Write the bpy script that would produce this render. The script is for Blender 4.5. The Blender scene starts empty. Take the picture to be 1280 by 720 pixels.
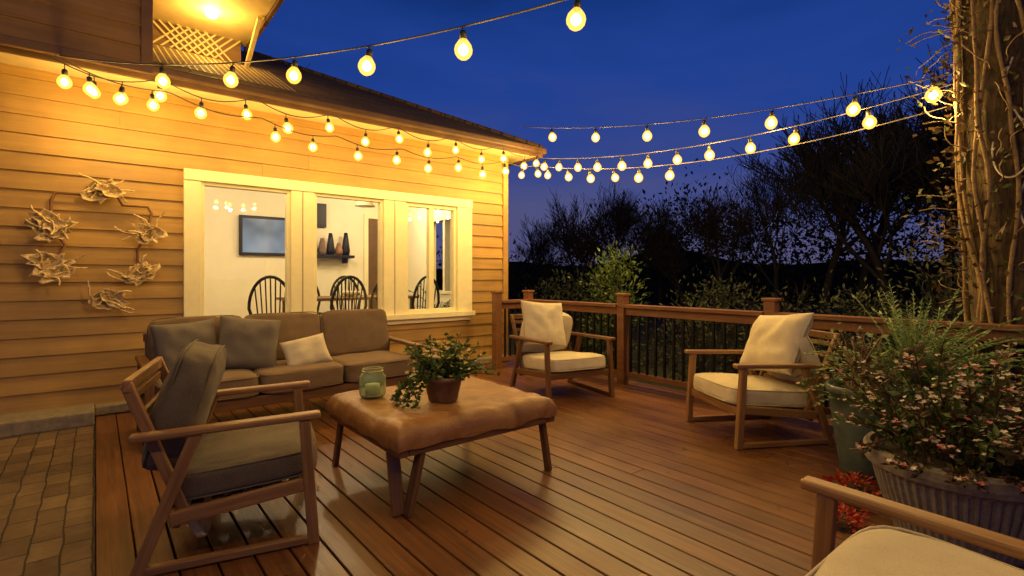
import bpy, math, random
from mathutils import Vector, Matrix, Euler, noise
random.seed(7)
R=math.radians
sc=bpy.context.scene
col=sc.collection
rnd=random.random
def U(a,b): return a+(b-a)*random.random()

# ---------------------------------------------------------------- materials
def newmat(name):
    m=bpy.data.materials.new(name); m.use_nodes=True
    nt=m.node_tree; b=nt.nodes['Principled BSDF']
    return m,nt,b
def N(nt,t,**kw):
    n=nt.nodes.new(t)
    for k,v in kw.items(): setattr(n,k,v)
    return n
def ramp(nt,fac,stops):
    r=N(nt,'ShaderNodeValToRGB'); e=r.color_ramp.elements
    while len(e)<len(stops): e.new(0.5)
    for i,(p,c) in enumerate(stops):
        e[i].position=p; e[i].color=(*c,1)
    nt.links.new(fac,r.inputs[0]); return r.outputs[0]
def coords(nt,scale,island=True):
    tc=N(nt,'ShaderNodeTexCoord'); mp=N(nt,'ShaderNodeMapping')
    mp.inputs['Scale'].default_value=scale
    src=tc.outputs['Object']
    if island:
        g=N(nt,'ShaderNodeNewGeometry'); mu=N(nt,'ShaderNodeMath',operation='MULTIPLY')
        mu.inputs[1].default_value=37.0
        nt.links.new(g.outputs['Random Per Island'],mu.inputs[0])
        va=N(nt,'ShaderNodeVectorMath',operation='ADD')
        nt.links.new(src,va.inputs[0]); nt.links.new(mu.outputs[0],va.inputs[1]); src=va.outputs[0]
    nt.links.new(src,mp.inputs[0]); return mp.outputs[0]
def tex(nt,vec,scale,detail=5,rough=.6,dist=0):
    n=N(nt,'ShaderNodeTexNoise'); n.inputs['Scale'].default_value=scale
    n.inputs['Detail'].default_value=detail; n.inputs['Roughness'].default_value=rough
    n.inputs['Distortion'].default_value=dist
    if vec is not None: nt.links.new(vec,n.inputs['Vector'])
    return n.outputs['Fac']
def bump(nt,b,h,strength=.3,dist=.01):
    bm=N(nt,'ShaderNodeBump'); bm.inputs['Strength'].default_value=strength
    bm.inputs['Distance'].default_value=dist
    nt.links.new(h,bm.inputs['Height']); nt.links.new(bm.outputs[0],b.inputs['Normal'])
def mixc(nt,fac,a,b,mode='MIX'):
    m=N(nt,'ShaderNodeMix',data_type='RGBA',blend_type=mode)
    for s,v in ((m.inputs[0],fac),(m.inputs[6],a),(m.inputs[7],b)):
        if isinstance(v,(int,float)): s.default_value=v
        elif isinstance(v,tuple): s.default_value=(*v,1)
        else: nt.links.new(v,s)
    return m.outputs[2]
def island(nt):
    return N(nt,'ShaderNodeNewGeometry').outputs['Random Per Island']

def wood(name,dark,light,scale=(1.5,28,28),rough=.55,var=.35,bs=.25,blotch=.6):
    m,nt,b=newmat(name)
    v=coords(nt,scale)
    n=tex(nt,v,1.6,7,.65,.6)
    c=ramp(nt,n,[(.3,dark),(.7,light)])
    big=tex(nt,coords(nt,(1,1,1),False),2.2,3)
    c=mixc(nt,blotch,c,ramp(nt,big,[(.3,(.55,.55,.55)),(.7,(1,1,1))]),'MULTIPLY')
    iv=ramp(nt,island(nt),[(0,(1-var,)*3),(1,(1,1,1))])
    c=mixc(nt,1.0,c,iv,'MULTIPLY')
    nt.links.new(c,b.inputs['Base Color'])
    rr=N(nt,'ShaderNodeMath',operation='MULTIPLY_ADD'); nt.links.new(big,rr.inputs[0]); rr.inputs[1].default_value=.3; rr.inputs[2].default_value=rough-.15
    nt.links.new(rr.outputs[0],b.inputs['Roughness'])
    bump(nt,b,n,bs,.004)
    return m
def fabric(name,c,scale=260,var=.22):
    m,nt,b=newmat(name)
    tc=N(nt,'ShaderNodeTexCoord')
    n=tex(nt,tc.outputs['Object'],scale,2,.7)
    n2=tex(nt,tc.outputs['Object'],9,5,.6)
    lo=tuple(x*(1-var) for x in c); hi=tuple(min(1,x*(1+var)) for x in c)
    cc=ramp(nt,n,[(.35,lo),(.65,hi)])
    cc=mixc(nt,.7,cc,ramp(nt,n2,[(.3,(.75,.75,.75)),(.7,(1.0,1.0,1.0))]),'MULTIPLY')
    nt.links.new(cc,b.inputs['Base Color']); b.inputs['Roughness'].default_value=.95
    b.inputs['Sheen Weight'].default_value=.08
    add=N(nt,'ShaderNodeMath',operation='MULTIPLY_ADD')
    nt.links.new(n2,add.inputs[0]); add.inputs[1].default_value=2.5; nt.links.new(n,add.inputs[2])
    bump(nt,b,add.outputs[0],.5,.004)
    return m
def plain(name,c,rough=.5,metal=0,ns=30,var=.25,bs=.15):
    m,nt,b=newmat(name)
    tc=N(nt,'ShaderNodeTexCoord')
    n=tex(nt,tc.outputs['Object'],ns,5,.6)
    cc=ramp(nt,n,[(.3,tuple(x*(1-var) for x in c)),(.7,tuple(min(1,x*(1+var*.5)) for x in c))])
    nt.links.new(cc,b.inputs['Base Color']); b.inputs['Roughness'].default_value=rough
    b.inputs['Metallic'].default_value=metal
    bump(nt,b,n,bs,.004)
    return m
def leafmat(name,stops,rough=.55,trans=.25):
    m,nt,b=newmat(name)
    c=ramp(nt,island(nt),stops)
    nt.links.new(c,b.inputs['Base Color']); b.inputs['Roughness'].default_value=rough
    if trans:
        t=N(nt,'ShaderNodeBsdfTranslucent'); nt.links.new(c,t.inputs[0])
        mx=N(nt,'ShaderNodeMixShader'); mx.inputs[0].default_value=trans
        nt.links.new(b.outputs[0],mx.inputs[1]); nt.links.new(t.outputs[0],mx.inputs[2])
        nt.links.new(mx.outputs[0],nt.nodes['Material Output'].inputs[0])
    return m
def emis(name,c,s):
    m,nt,b=newmat(name)
    b.inputs['Base Color'].default_value=(.02,.02,.02,1)
    b.inputs['Emission Color'].default_value=(*c,1); b.inputs['Emission Strength'].default_value=s
    m.cycles.emission_sampling='NONE'
    return m

M_deck=wood('deck_wood',(.10,.038,.016),(.28,.115,.046),(26,.9,26),.36,.38,.35,.7)
M_rail=wood('rail_wood',(.16,.065,.026),(.35,.155,.062),(28,1.2,28),.45,.2)
M_teak=wood('teak',(.22,.11,.045),(.48,.26,.11),(1.5,26,26),.42,.15)
M_teakd=wood('teak_dark',(.12,.055,.023),(.28,.135,.058),(1.5,26,26),.42,.2)
M_side=wood('siding_paint',(.40,.225,.058),(.54,.325,.09),(.7,6,14),.55,.16,.35)
M_side2=wood('siding_brown',(.19,.10,.045),(.28,.155,.065),(.7,6,14),.6,.2,.3)
M_trim=plain('cream_trim',(.84,.78,.52),.45,ns=12,var=.06)
M_soff=plain('soffit_paint',(.72,.58,.30),.6,ns=6,var=.12)
M_fascia=plain('fascia_paint',(.12,.062,.03),.5,ns=8)
M_black=plain('black_metal',(.02,.018,.016),.4,.6)
M_socket=plain('socket_rubber',(.012,.012,.012),.5)
M_cable=plain('cable_jacket',(.07,.06,.045),.6)
M_bronze=plain('gilt_driftwood',(.72,.54,.28),.5,.1,ns=40,var=.55,bs=.5)
M_fgrey=fabric('fabric_grey',(.125,.098,.072))
M_fbrown=fabric('fabric_taupe',(.20,.132,.078))
M_fchar=fabric('fabric_slate',(.155,.132,.112))
M_fcream=fabric('fabric_cream',(.68,.60,.44),var=.1)
M_fwhite=fabric('fabric_offwhite',(.56,.50,.42),320,var=.12)
M_fyel=fabric('fabric_straw',(.70,.58,.25),var=.12)
M_teal=plain('glazed_teal',(.085,.12,.115),.35,ns=9,var=.35)
M_stone=plain('planter_stone',(.22,.195,.17),.75,ns=45,var=.35,bs=.4)
M_terra=plain('clay_pot',(.20,.11,.06),.6,ns=25,var=.35,bs=.3)
M_soil=plain('soil',(.03,.02,.013),.95,ns=60,var=.6,bs=.8)
M_plaster=plain('plaster',(.84,.78,.60),.8,ns=3,var=.05)
M_conc=plain('concrete',(.30,.25,.18),.85,ns=22,var=.3,bs=.4)
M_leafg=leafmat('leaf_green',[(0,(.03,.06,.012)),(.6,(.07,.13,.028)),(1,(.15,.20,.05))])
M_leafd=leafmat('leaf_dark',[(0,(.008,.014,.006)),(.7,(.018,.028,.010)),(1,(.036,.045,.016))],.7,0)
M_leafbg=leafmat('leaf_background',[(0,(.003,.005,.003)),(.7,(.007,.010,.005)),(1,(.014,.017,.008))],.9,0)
M_leafp=leafmat('leaf_pale',[(0,(.12,.21,.08)),(.6,(.24,.36,.15)),(1,(.42,.50,.27))])
M_leafr=leafmat('leaf_red',[(0,(.22,.012,.006)),(.6,(.45,.035,.012)),(1,(.65,.14,.04))],.5,.3)
M_leafb=leafmat('leaf_bronze',[(0,(.035,.02,.012)),(.6,(.09,.05,.025)),(1,(.07,.10,.03))])
M_flw=leafmat('petal_white',[(0,(.6,.5,.42)),(1,(.8,.74,.66))],.6,.3)
M_fly=leafmat('petal_yellow',[(0,(.6,.42,.08)),(1,(.8,.66,.28))],.6,.3)
M_flp=leafmat('petal_pink',[(0,(.5,.12,.14)),(1,(.7,.32,.28))],.6,.3)

M_bark,nt,b=newmat('bark')
v=coords(nt,(7,7,1.6),False); n=tex(nt,v,2.2,8,.7,1.2)
nt.links.new(ramp(nt,n,[(.35,(.035,.024,.013)),(.5,(.11,.073,.036)),(.7,(.23,.16,.08))]),b.inputs['Base Color'])
b.inputs['Roughness'].default_value=.9; bump(nt,b,n,1.0,.05)
M_darkbark=plain('dark_bark',(.018,.015,.012),.9,ns=20,var=.4)
M_vine=plain('vine_bark',(.27,.18,.09),.85,ns=50,var=.4,bs=.5)
# pavers
M_paver,nt,b=newmat('pavers')
tc=N(nt,'ShaderNodeTexCoord'); mp=N(nt,'ShaderNodeMapping'); mp.inputs['Rotation'].default_value=(0,0,R(90))
nd=N(nt,'ShaderNodeTexNoise'); nd.inputs['Scale'].default_value=6; nt.links.new(tc.outputs['Object'],nd.inputs['Vector'])
vs_=N(nt,'ShaderNodeVectorMath',operation='SCALE'); vs_.inputs['Scale'].default_value=.022; nt.links.new(nd.outputs['Color'],vs_.inputs[0])
vv=N(nt,'ShaderNodeVectorMath',operation='ADD'); nt.links.new(tc.outputs['Object'],vv.inputs[0]); nt.links.new(vs_.outputs[0],vv.inputs[1])
nt.links.new(vv.outputs[0],mp.inputs[0])
br=N(nt,'ShaderNodeTexBrick'); nt.links.new(mp.outputs[0],br.inputs['Vector'])
br.inputs['Scale'].default_value=1; br.inputs['Brick Width'].default_value=.215; br.inputs['Row Height'].default_value=.115
br.inputs['Mortar Size'].default_value=.005; br.inputs['Mortar Smooth'].default_value=.4; br.inputs['Bias'].default_value=0
br.inputs['Color1'].default_value=(.17,.113,.07,1); br.inputs['Color2'].default_value=(.31,.215,.13,1); br.inputs['Mortar'].default_value=(.055,.04,.026,1)
n=tex(nt,tc.outputs['Object'],14,6,.7); n2=tex(nt,tc.outputs['Object'],1.3,3)
c=mixc(nt,.8,br.outputs['Color'],ramp(nt,n,[(.3,(.6,.6,.6)),(.7,(1.05,1,.95))]),'MULTIPLY')
c=mixc(nt,.8,c,ramp(nt,n2,[(.35,(.55,.55,.55)),(.65,(1,1,1))]),'MULTIPLY')
nt.links.new(c,b.inputs['Base Color']); b.inputs['Roughness'].default_value=.7
ma=N(nt,'ShaderNodeMath',operation='MULTIPLY_ADD'); nt.links.new(br.outputs['Fac'],ma.inputs[0]); ma.inputs[1].default_value=-1.6; nt.links.new(n,ma.inputs[2])
bump(nt,b,ma.outputs[0],.7,.008)
# shingles
M_shin,nt,b=newmat('shingles')
tc=N(nt,'ShaderNodeTexCoord'); br=N(nt,'ShaderNodeTexBrick'); nt.links.new(tc.outputs['Object'],br.inputs['Vector'])
br.inputs['Scale'].default_value=1; br.inputs['Brick Width'].default_value=.3; br.inputs['Row Height'].default_value=.13
br.inputs['Mortar Size'].default_value=.008
br.inputs['Color1'].default_value=(.09,.05,.03,1); br.inputs['Color2'].default_value=(.17,.10,.055,1); br.inputs['Mortar'].default_value=(.02,.015,.01,1)
n=tex(nt,tc.outputs['Object'],60,4)
nt.links.new(mixc(nt,.8,br.outputs['Color'],ramp(nt,n,[(.3,(.6,.6,.6)),(.7,(1,1,1))]),'MULTIPLY'),b.inputs['Base Color'])
b.inputs['Roughness'].default_value=.9; bump(nt,b,br.outputs['Fac'],.8,.01)
# ground
M_grass,nt,b=newmat('ground_grass'); tc=N(nt,'ShaderNodeTexCoord')
n=tex(nt,tc.outputs['Object'],3,8,.7)
nt.links.new(ramp(nt,n,[(.3,(.010,.013,.006)),(.7,(.028,.034,.013))]),b.inputs['Base Color']); b.inputs['Roughness'].default_value=1
bump(nt,b,n,.8,.05)
# table cover
M_cover,nt,b=newmat('leather_cover'); tc=N(nt,'ShaderNodeTexCoord')
n=tex(nt,tc.outputs['Object'],4,7,.6,.8); n2=tex(nt,tc.outputs['Object'],120,2)
nt.links.new(ramp(nt,n,[(.3,(.17,.072,.024)),(.5,(.27,.125,.044)),(.72,(.36,.18,.068))]),b.inputs['Base Color'])
b.inputs['Roughness'].default_value=.40
ma=N(nt,'ShaderNodeMath',operation='MULTIPLY_ADD'); nt.links.new(n,ma.inputs[0]); ma.inputs[1].default_value=5; nt.links.new(n2,ma.inputs[2])
bump(nt,b,ma.outputs[0],.35,.008)
# window glass (thin pane)
M_pane,nt,b=newmat('window_glass')
tr=N(nt,'ShaderNodeBsdfTransparent'); gl=N(nt,'ShaderNodeBsdfGlossy'); gl.inputs['Roughness'].default_value=.02
fr=N(nt,'ShaderNodeFresnel'); fr.inputs[0].default_value=1.5
mx=N(nt,'ShaderNodeMixShader'); nt.links.new(fr.outputs[0],mx.inputs[0]); nt.links.new(tr.outputs[0],mx.inputs[1]); nt.links.new(gl.outputs[0],mx.inputs[2])
nt.links.new(mx.outputs[0],nt.nodes['Material Output'].inputs[0])
# bulb glass : glowing amber envelope
M_bulb,nt,b=newmat('bulb_glass')
tr=N(nt,'ShaderNodeBsdfTransparent'); em=N(nt,'ShaderNodeEmission'); em.inputs[0].default_value=(1,.45,.055,1); em.inputs[1].default_value=3.0
mx=N(nt,'ShaderNodeMixShader'); mx.inputs[0].default_value=.5
nt.links.new(tr.outputs[0],mx.inputs[1]); nt.links.new(em.outputs[0],mx.inputs[2]); nt.links.new(mx.outputs[0],nt.nodes['Material Output'].inputs[0])
M_bulb.cycles.emission_sampling='NONE'
M_core=emis('bulb_filament',(1,.72,.28),34)
M_lampi=emis('ceiling_lamp',(1,.85,.6),6)
M_screen,nt,b=newmat('tv_screen'); tc=N(nt,'ShaderNodeTexCoord')
n=tex(nt,tc.outputs['Object'],1.6,2); c=ramp(nt,n,[(.35,(.10,.14,.18)),(.65,(.34,.40,.44))])
b.inputs['Base Color'].default_value=(.02,.02,.02,1); b.inputs['Roughness'].default_value=.1
nt.links.new(c,b.inputs['Emission Color']); b.inputs['Emission Strength'].default_value=.8; M_screen.cycles.emission_sampling='NONE'
M_jar,nt,b=newmat('jar_glass'); b.inputs['Base Color'].default_value=(.72,.88,.66,1); b.inputs['Roughness'].default_value=.06
b.inputs['Transmission Weight'].default_value=.85; b.inputs['IOR'].default_value=1.45

# ---------------------------------------------------------------- geometry helpers
def empty(name,loc=(0,0,0),rz=0):
    e=bpy.data.objects.new(name,None); col.objects.link(e); e.location=loc; e.rotation_euler=(0,0,rz); e.empty_display_size=.1
    return e
def mkobj(name,verts,faces,mat,parent=None,loc=(0,0,0),rot=(0,0,0),smooth=False,bevel=0,segs=2):
    me=bpy.data.meshes.new(name); me.from_pydata([tuple(v) for v in verts],[],faces); me.update()
    if smooth:
        for p in me.polygons: p.use_smooth=True
    if mat: me.materials.append(mat)
    o=bpy.data.objects.new(name,me); col.objects.link(o); o.location=loc; o.rotation_euler=rot
    if parent: o.parent=parent
    if bevel:
        md=o.modifiers.new('bevel','BEVEL'); md.width=bevel; md.segments=segs; md.limit_method='ANGLE'
    return o
BF=[(0,3,2,1),(4,5,6,7),(0,1,5,4),(1,2,6,5),(2,3,7,6),(3,0,4,7)]
class MB:
    def __init__(s): s.v=[]; s.f=[]
    def box(s,x0,x1,y0,y1,z0,z1,M=None):
        k=len(s.v)
        for p in ((x0,y0,z0),(x1,y0,z0),(x1,y1,z0),(x0,y1,z0),(x0,y0,z1),(x1,y0,z1),(x1,y1,z1),(x0,y1,z1)):
            q=Vector(p); s.v.append(M@q if M else q)
        s.f+= [tuple(k+i for i in f) for f in BF]
    def poly(s,pts,faces):
        k=len(s.v); s.v+= [Vector(p) for p in pts]; s.f+=[tuple(k+i for i in f) for f in faces]
    def obj(s,name,mat,parent=None,**kw): return mkobj(name,s.v,s.f,mat,parent,**kw)
def box(name,x0,x1,y0,y1,z0,z1,mat,parent=None,bevel=.004):
    cx,cy,cz=(x0+x1)/2,(y0+y1)/2,(z0+z1)/2
    m=MB(); m.box(x0-cx,x1-cx,y0-cy,y1-cy,z0-cz,z1-cz)
    return m.obj(name,mat,parent,loc=(cx,cy,cz),bevel=bevel)
def beam(name,p0,p1,w,h,mat,parent=None,bevel=.006):
    p0=Vector(p0);p1=Vector(p1);d=p1-p0;L=d.length;x=d.normalized()
    up=Vector((0,0,1)) if abs(x.z)<.9 else Vector((1,0,0))
    y=up.cross(x).normalized(); z=x.cross(y)
    m=MB(); m.box(-L/2,L/2,-w/2,w/2,-h/2,h/2)
    o=m.obj(name,mat,parent,bevel=bevel)
    Mx=Matrix((x,y,z)).transposed().to_4x4(); Mx.translation=(p0+p1)/2
    o.matrix_local=Mx; return o
def lathe(name,prof,mat,parent=None,loc=(0,0,0),seg=48,rib=0,ribn=0,zr=(0,0)):
    v=[];f=[]
    for (r,z) in prof:
        for i in range(seg):
            a=2*math.pi*i/seg; rr=r
            if rib and zr[0]<z<zr[1]: rr=r-rib*(1 if (i*ribn//seg)%2 else 0)
            v.append((rr*math.cos(a),rr*math.sin(a),z))
    for j in range(len(prof)-1):
        for i in range(seg):
            f.append((j*seg+i,j*seg+(i+1)%seg,(j+1)*seg+(i+1)%seg,(j+1)*seg+i))
    return mkobj(name,v,f,mat,parent,loc=loc,smooth=not rib)
def tube(name,pts,r,mat,parent=None,res=2,cyclic=False,radii=None):
    cu=bpy.data.curves.new(name,'CURVE'); cu.dimensions='3D'; cu.bevel_depth=r; cu.bevel_resolution=res
    runs=pts if isinstance(pts[0][0],(list,tuple,Vector)) else [pts]
    for ri,run in enumerate(runs):
        s=cu.splines.new('POLY'); s.points.add(len(run)-1)
        for i,p in enumerate(run):
            s.points[i].co=(*p,1)
            if radii: s.points[i].radius=radii[ri][i]
        s.use_cyclic_u=cyclic
    if mat: cu.materials.append(mat)
    o=bpy.data.objects.new(name,cu); col.objects.link(o)
    if parent: o.parent=parent
    return o
def cubesphere(n):
    v=[];f=[];idx={}
    def g(p):
        k=tuple(round(c,5) for c in p)
        if k not in idx: idx[k]=len(v); v.append(Vector(p))
        return idx[k]
    for ax in range(3):
        for s in (-1,1):
            for i in range(n):
                for j in range(n):
                    q=[]
                    for (a,b_) in ((i,j),(i+1,j),(i+1,j+1),(i,j+1)):
                        u=math.sin((2*a/n-1)*math.pi/2); w=math.sin((2*b_/n-1)*math.pi/2)
                        p=[0,0,0]; p[ax]=s; p[(ax+1)%3]=u; p[(ax+2)%3]=w; q.append(g(p))
                    f.append(tuple(q) if s>0 else tuple(q[::-1]))
    return v,f
CSV,CSF=cubesphere(18)
def cushion(name,w,d,h,mat,parent,loc,rot=(0,0,0),p=6,puff=.22,wr=.008,piping=True,seed=None,freq=4):
    sd=seed if seed is not None else rnd()*50
    vs=[]
    for c in CSV:
        n=(abs(c.x)**p+abs(c.y)**p+abs(c.z)**p)**(1/p); q=c/n
        x=q.x*w/2;y=q.y*d/2;z=q.z*h/2*(1+puff*(1-q.x**2)*(1-q.y**2))
        o=Vector((x,y,z)); nn=noise.noise(o*freq*1.0+Vector((sd,0,0)))*wr*1.6+noise.noise(o*freq*3.2+Vector((0,sd,0)))*wr*.8
        cr=1-abs(noise.noise(Vector((x*3+sd,y*7,z*2))))*7
        if cr>0: nn-=cr*wr*.55
        vs.append(o+q.normalized()*nn)
    ob=mkobj(name,vs,CSF,mat,parent,loc=loc,rot=rot,smooth=True)
    md=ob.modifiers.new('s','SUBSURF'); md.levels=1; md.render_levels=1
    if piping:
        for s in (-1,1):
            pts=[]
            for i in range(64):
                a=2*math.pi*i/64; ca,sa=math.cos(a),math.sin(a); zz=.72
                k=((abs(ca)**p+abs(sa)**p)**(1/p))
                ee=(1-zz**p)**(1/p)
                pts.append((ca/k*w/2*ee*1.004,sa/k*d/2*ee*1.004,s*zz*h/2))
            tube(name+'_piping',pts,.0045,mat,ob,1,True)
    return ob
def pillow(name,w,h,t,mat,parent,loc,rot,seed=None,roll=0):
    n=26; v=[];f=[]; sd=seed if seed is not None else rnd()*40
    cr,sr=math.cos(roll),math.sin(roll)
    for s in (1,-1):
        for i in range(n+1):
            for j in range(n+1):
                u=math.sin((2*i/n-1)*math.pi/2); q=math.sin((2*j/n-1)*math.pi/2)
                x=u*w/2*(1-.07*(1-q*q)); y=q*h/2*(1-.07*(1-u*u))
                z=s*(t/2*(max(0,(1-u**4)*(1-q**4)))**.55+.003)
                z*=1+.18*noise.noise(Vector((x*6+sd,y*6,s*2)))
                z+=.020*noise.noise(Vector((x*11,y*11+sd,s)))*(1-u**6)*(1-q**6)
                v.append((x*cr-y*sr,x*sr+y*cr,z))
    m=(n+1)**2
    for s in range(2):
        for i in range(n):
            for j in range(n):
                a=s*m+i*(n+1)+j; q=(a,a+n+1,a+n+2,a+1)
                f.append(q if s==0 else q[::-1])
    ring=[i*(n+1) for i in range(n+1)]+[n*(n+1)+j for j in range(1,n+1)]+[i*(n+1)+n for i in range(n-1,-1,-1)]+[j for j in range(n-1,0,-1)]
    for k in range(len(ring)):
        a,b_=ring[k],ring[(k+1)%len(ring)]; f.append((b_,a,m+a,m+b_)[::-1])
    return mkobj(name,v,f,mat,parent,loc=loc,rot=rot,smooth=True)

# leaves ------------------------------------------------------------------
class Leaves:
    def __init__(s): s.v=[]; s.f=[]
    def leaf(s,p,d,size,wid=.45,up=None):
        d=Vector(d).normalized()
        u=Vector((rnd()-.5,rnd()-.5,rnd()-.5)) if up is None else Vector(up)
        side=d.cross(u)
        if side.length<1e-4: side=d.cross(Vector((0,.3,1)))
        side.normalize(); nn=side.cross(d)
        p=Vector(p);k=len(s.v)
        s.v+=[p,p+d*size*.5+side*size*wid*.5+nn*size*.08,p+d*size,p+d*size*.5-side*size*wid*.5+nn*size*.08]
        s.f.append((k,k+1,k+2,k+3))
    def flower(s,p,size,nrm=None):
        nrm=Vector((U(-.6,.6),U(-.6,.6),1)).normalized() if nrm is None else nrm
        t=nrm.orthogonal().normalized(); b_=nrm.cross(t)
        for i in range(5):
            a=i*2*math.pi/5; d=t*math.cos(a)+b_*math.sin(a)+nrm*.25
            s.leaf(p,d,size,.85,nrm)
    def clump(s,c,r,n,size,wid=.45,upb=.2,flat=1.0):
        c=Vector(c)
        for _ in range(n):
            o=Vector((random.gauss(0,1),random.gauss(0,1),random.gauss(0,1)*flat))
            o=o*(r*.5); d=o.normalized()+Vector((U(-.7,.7),U(-.7,.7),U(-.5,.7)+upb))
            s.leaf(c+o,d,size*U(.6,1.3),wid)
    def obj(s,name,mat,parent=None): return mkobj(name,s.v,s.f,mat,parent)
def bush(name,loc,rx,ry,z0,z1,nclump,per,size,mat,wid=.45,stems=True,cr=.16,stemmat=None,taper=.6):
    e=empty(name,loc); L=Leaves(); runs=[];rad=[]
    for i in range(nclump):
        t=rnd()**.8; z=z0+(z1-z0)*t; a=rnd()*6.283; rr=math.sqrt(rnd())*(1-taper*t*t)*(.6+.4*math.sin(min(1,t*3)*1.57))
        c=(rx*rr*math.cos(a),ry*rr*math.sin(a),z)
        L.clump(c,cr*U(.6,1.3),int(per*U(.5,1.4)),size,wid)
        if stems:
            m=Vector((c[0]*.35,c[1]*.35,z0*.3+z*.45)); runs.append([(c[0]*.1,c[1]*.1,min(z0,0.0)),m,c]); rad.append([1,.7,.3])
    L.obj('foliage',mat,e)
    if stems: tube('stems',runs,max(.004,size*.08),stemmat or M_darkbark,e,0,False,rad)
    return e
def fronds(L,base,n,length,steps=14,ls=.05,droop=.8,spread=(.2,1.1),wid=.35):
    runs=[]
    for i in range(n):
        a=rnd()*6.283; el=U(*spread); Ln=length*U(.6,1.1); p=Vector(base); run=[p.copy()]
        d=Vector((math.cos(a)*math.sin(el),math.sin(a)*math.sin(el),math.cos(el)))
        for k in range(steps):
            t=k/steps
            p=p+d*(Ln/steps); d=(d+Vector((U(-.05,.05),U(-.05,.05),-droop/steps))).normalized(); run.append(p.copy())
            side=d.cross(Vector((0,0,1)))
            if side.length<.05: side=Vector((math.cos(a+1.57),math.sin(a+1.57),0))
            side.normalize(); sz=ls*(1-.6*t)*U(.8,1.2)
            for s in (-1,1): L.leaf(p,side*s+d*.6+Vector((0,0,U(-.1,.25))),sz,wid,Vector((0,0,1)))
        L.leaf(p,d,ls*.6,wid); runs.append(run)
    return runs
def bare_tree(name,loc,H,r0,seed,mat=None,spread=.55,depth=6,lean=(0,0)):
    random.seed(seed); e=empty(name,loc); runs=[];rad=[]
    def grow(p,d,L,r,dep):
        run=[p.copy()];rr=[r]
        ns=4
        for i in range(ns):
            d=(d+Vector((U(-.16,.16),U(-.16,.16),U(-.02,.12)))).normalized(); p=p+d*L/ns; r2=r*(1-.36*(i+1)/ns); run.append(p.copy()); rr.append(r2)
            if dep>0 and i>=1 and (dep<depth or i>=2):
                for _ in range(random.choice((1,1,2))):
                    ax=Vector((U(-1,1),U(-1,1),U(-.2,.6))).normalized()
                    nd=(d*.8+ax*spread*1.25).normalized(); grow(p.copy(),nd,L*U(.55,.8),r2*U(.4,.62),dep-1)
        runs.append(run);rad.append(rr)
        if dep>0: grow(p,d,L*U(.65,.85),rr[-1]*.95,dep-1)
    grow(Vector((0,0,0)),Vector((lean[0],lean[1],1)).normalized(),H*.30,1,depth)
    random.seed(seed+100)
    tube('limbs',runs,r0,mat or M_darkbark,e,0,False,[[max(.05,x) for x in q] for q in rad])
    return e

# ---------------------------------------------------------------- camera
cam=bpy.data.cameras.new('camera'); co=bpy.data.objects.new('camera',cam); col.objects.link(co)
co.location=(0,0,1.25); co.rotation_euler=(R(90),0,R(-39.05)); cam.lens=18.03; cam.sensor_width=36; cam.shift_y=-15/1280
cam.clip_start=.05; cam.clip_end=500; sc.camera=co
sc.view_settings.view_transform='Standard'; sc.view_settings.look='None'; sc.view_settings.exposure=0

# ---------------------------------------------------------------- world (dusk)
w=bpy.data.worlds.new('World'); sc.world=w; w.use_nodes=True; nt=w.node_tree; bg=nt.nodes['Background']
sky=N(nt,'ShaderNodeTexSky',sky_type='NISHITA'); sky.sun_disc=False; sky.sun_elevation=R(-4); sky.sun_rotation=R(75)
tc=N(nt,'ShaderNodeTexCoord'); sp=N(nt,'ShaderNodeSeparateXYZ'); nt.links.new(tc.outputs['Generated'],sp.inputs[0])
mp=N(nt,'ShaderNodeMapping'); mp.inputs['Scale'].default_value=(1.2,1.2,4.5); nt.links.new(tc.outputs['Generated'],mp.inputs[0])
cl=tex(nt,mp.outputs[0],1.7,5,.55,.4)
ad=N(nt,'ShaderNodeMath',operation='MULTIPLY_ADD'); nt.links.new(cl,ad.inputs[0]); ad.inputs[1].default_value=.34; ad.inputs[2].default_value=-.17
a2=N(nt,'ShaderNodeMath',operation='ADD'); nt.links.new(sp.outputs['Z'],a2.inputs[0]); nt.links.new(ad.outputs[0],a2.inputs[1])
g=ramp(nt,a2.outputs[0],[(0,(.085,.080,.17)),(.09,(.072,.080,.21)),(.20,(.036,.060,.25)),(.33,(.014,.050,.28)),(.46,(.007,.036,.21)),(.62,(.003,.012,.06)),(1,(.002,.006,.025))])
sm=N(nt,'ShaderNodeVectorMath',operation='SCALE'); nt.links.new(sky.outputs[0],sm.inputs[0]); sm.inputs['Scale'].default_value=.02
va=N(nt,'ShaderNodeVectorMath',operation='ADD'); nt.links.new(g,va.inputs[0]); nt.links.new(sm.outputs[0],va.inputs[1])
nt.links.new(va.outputs[0],bg.inputs[0]); bg.inputs[1].default_value=1.0

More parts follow.
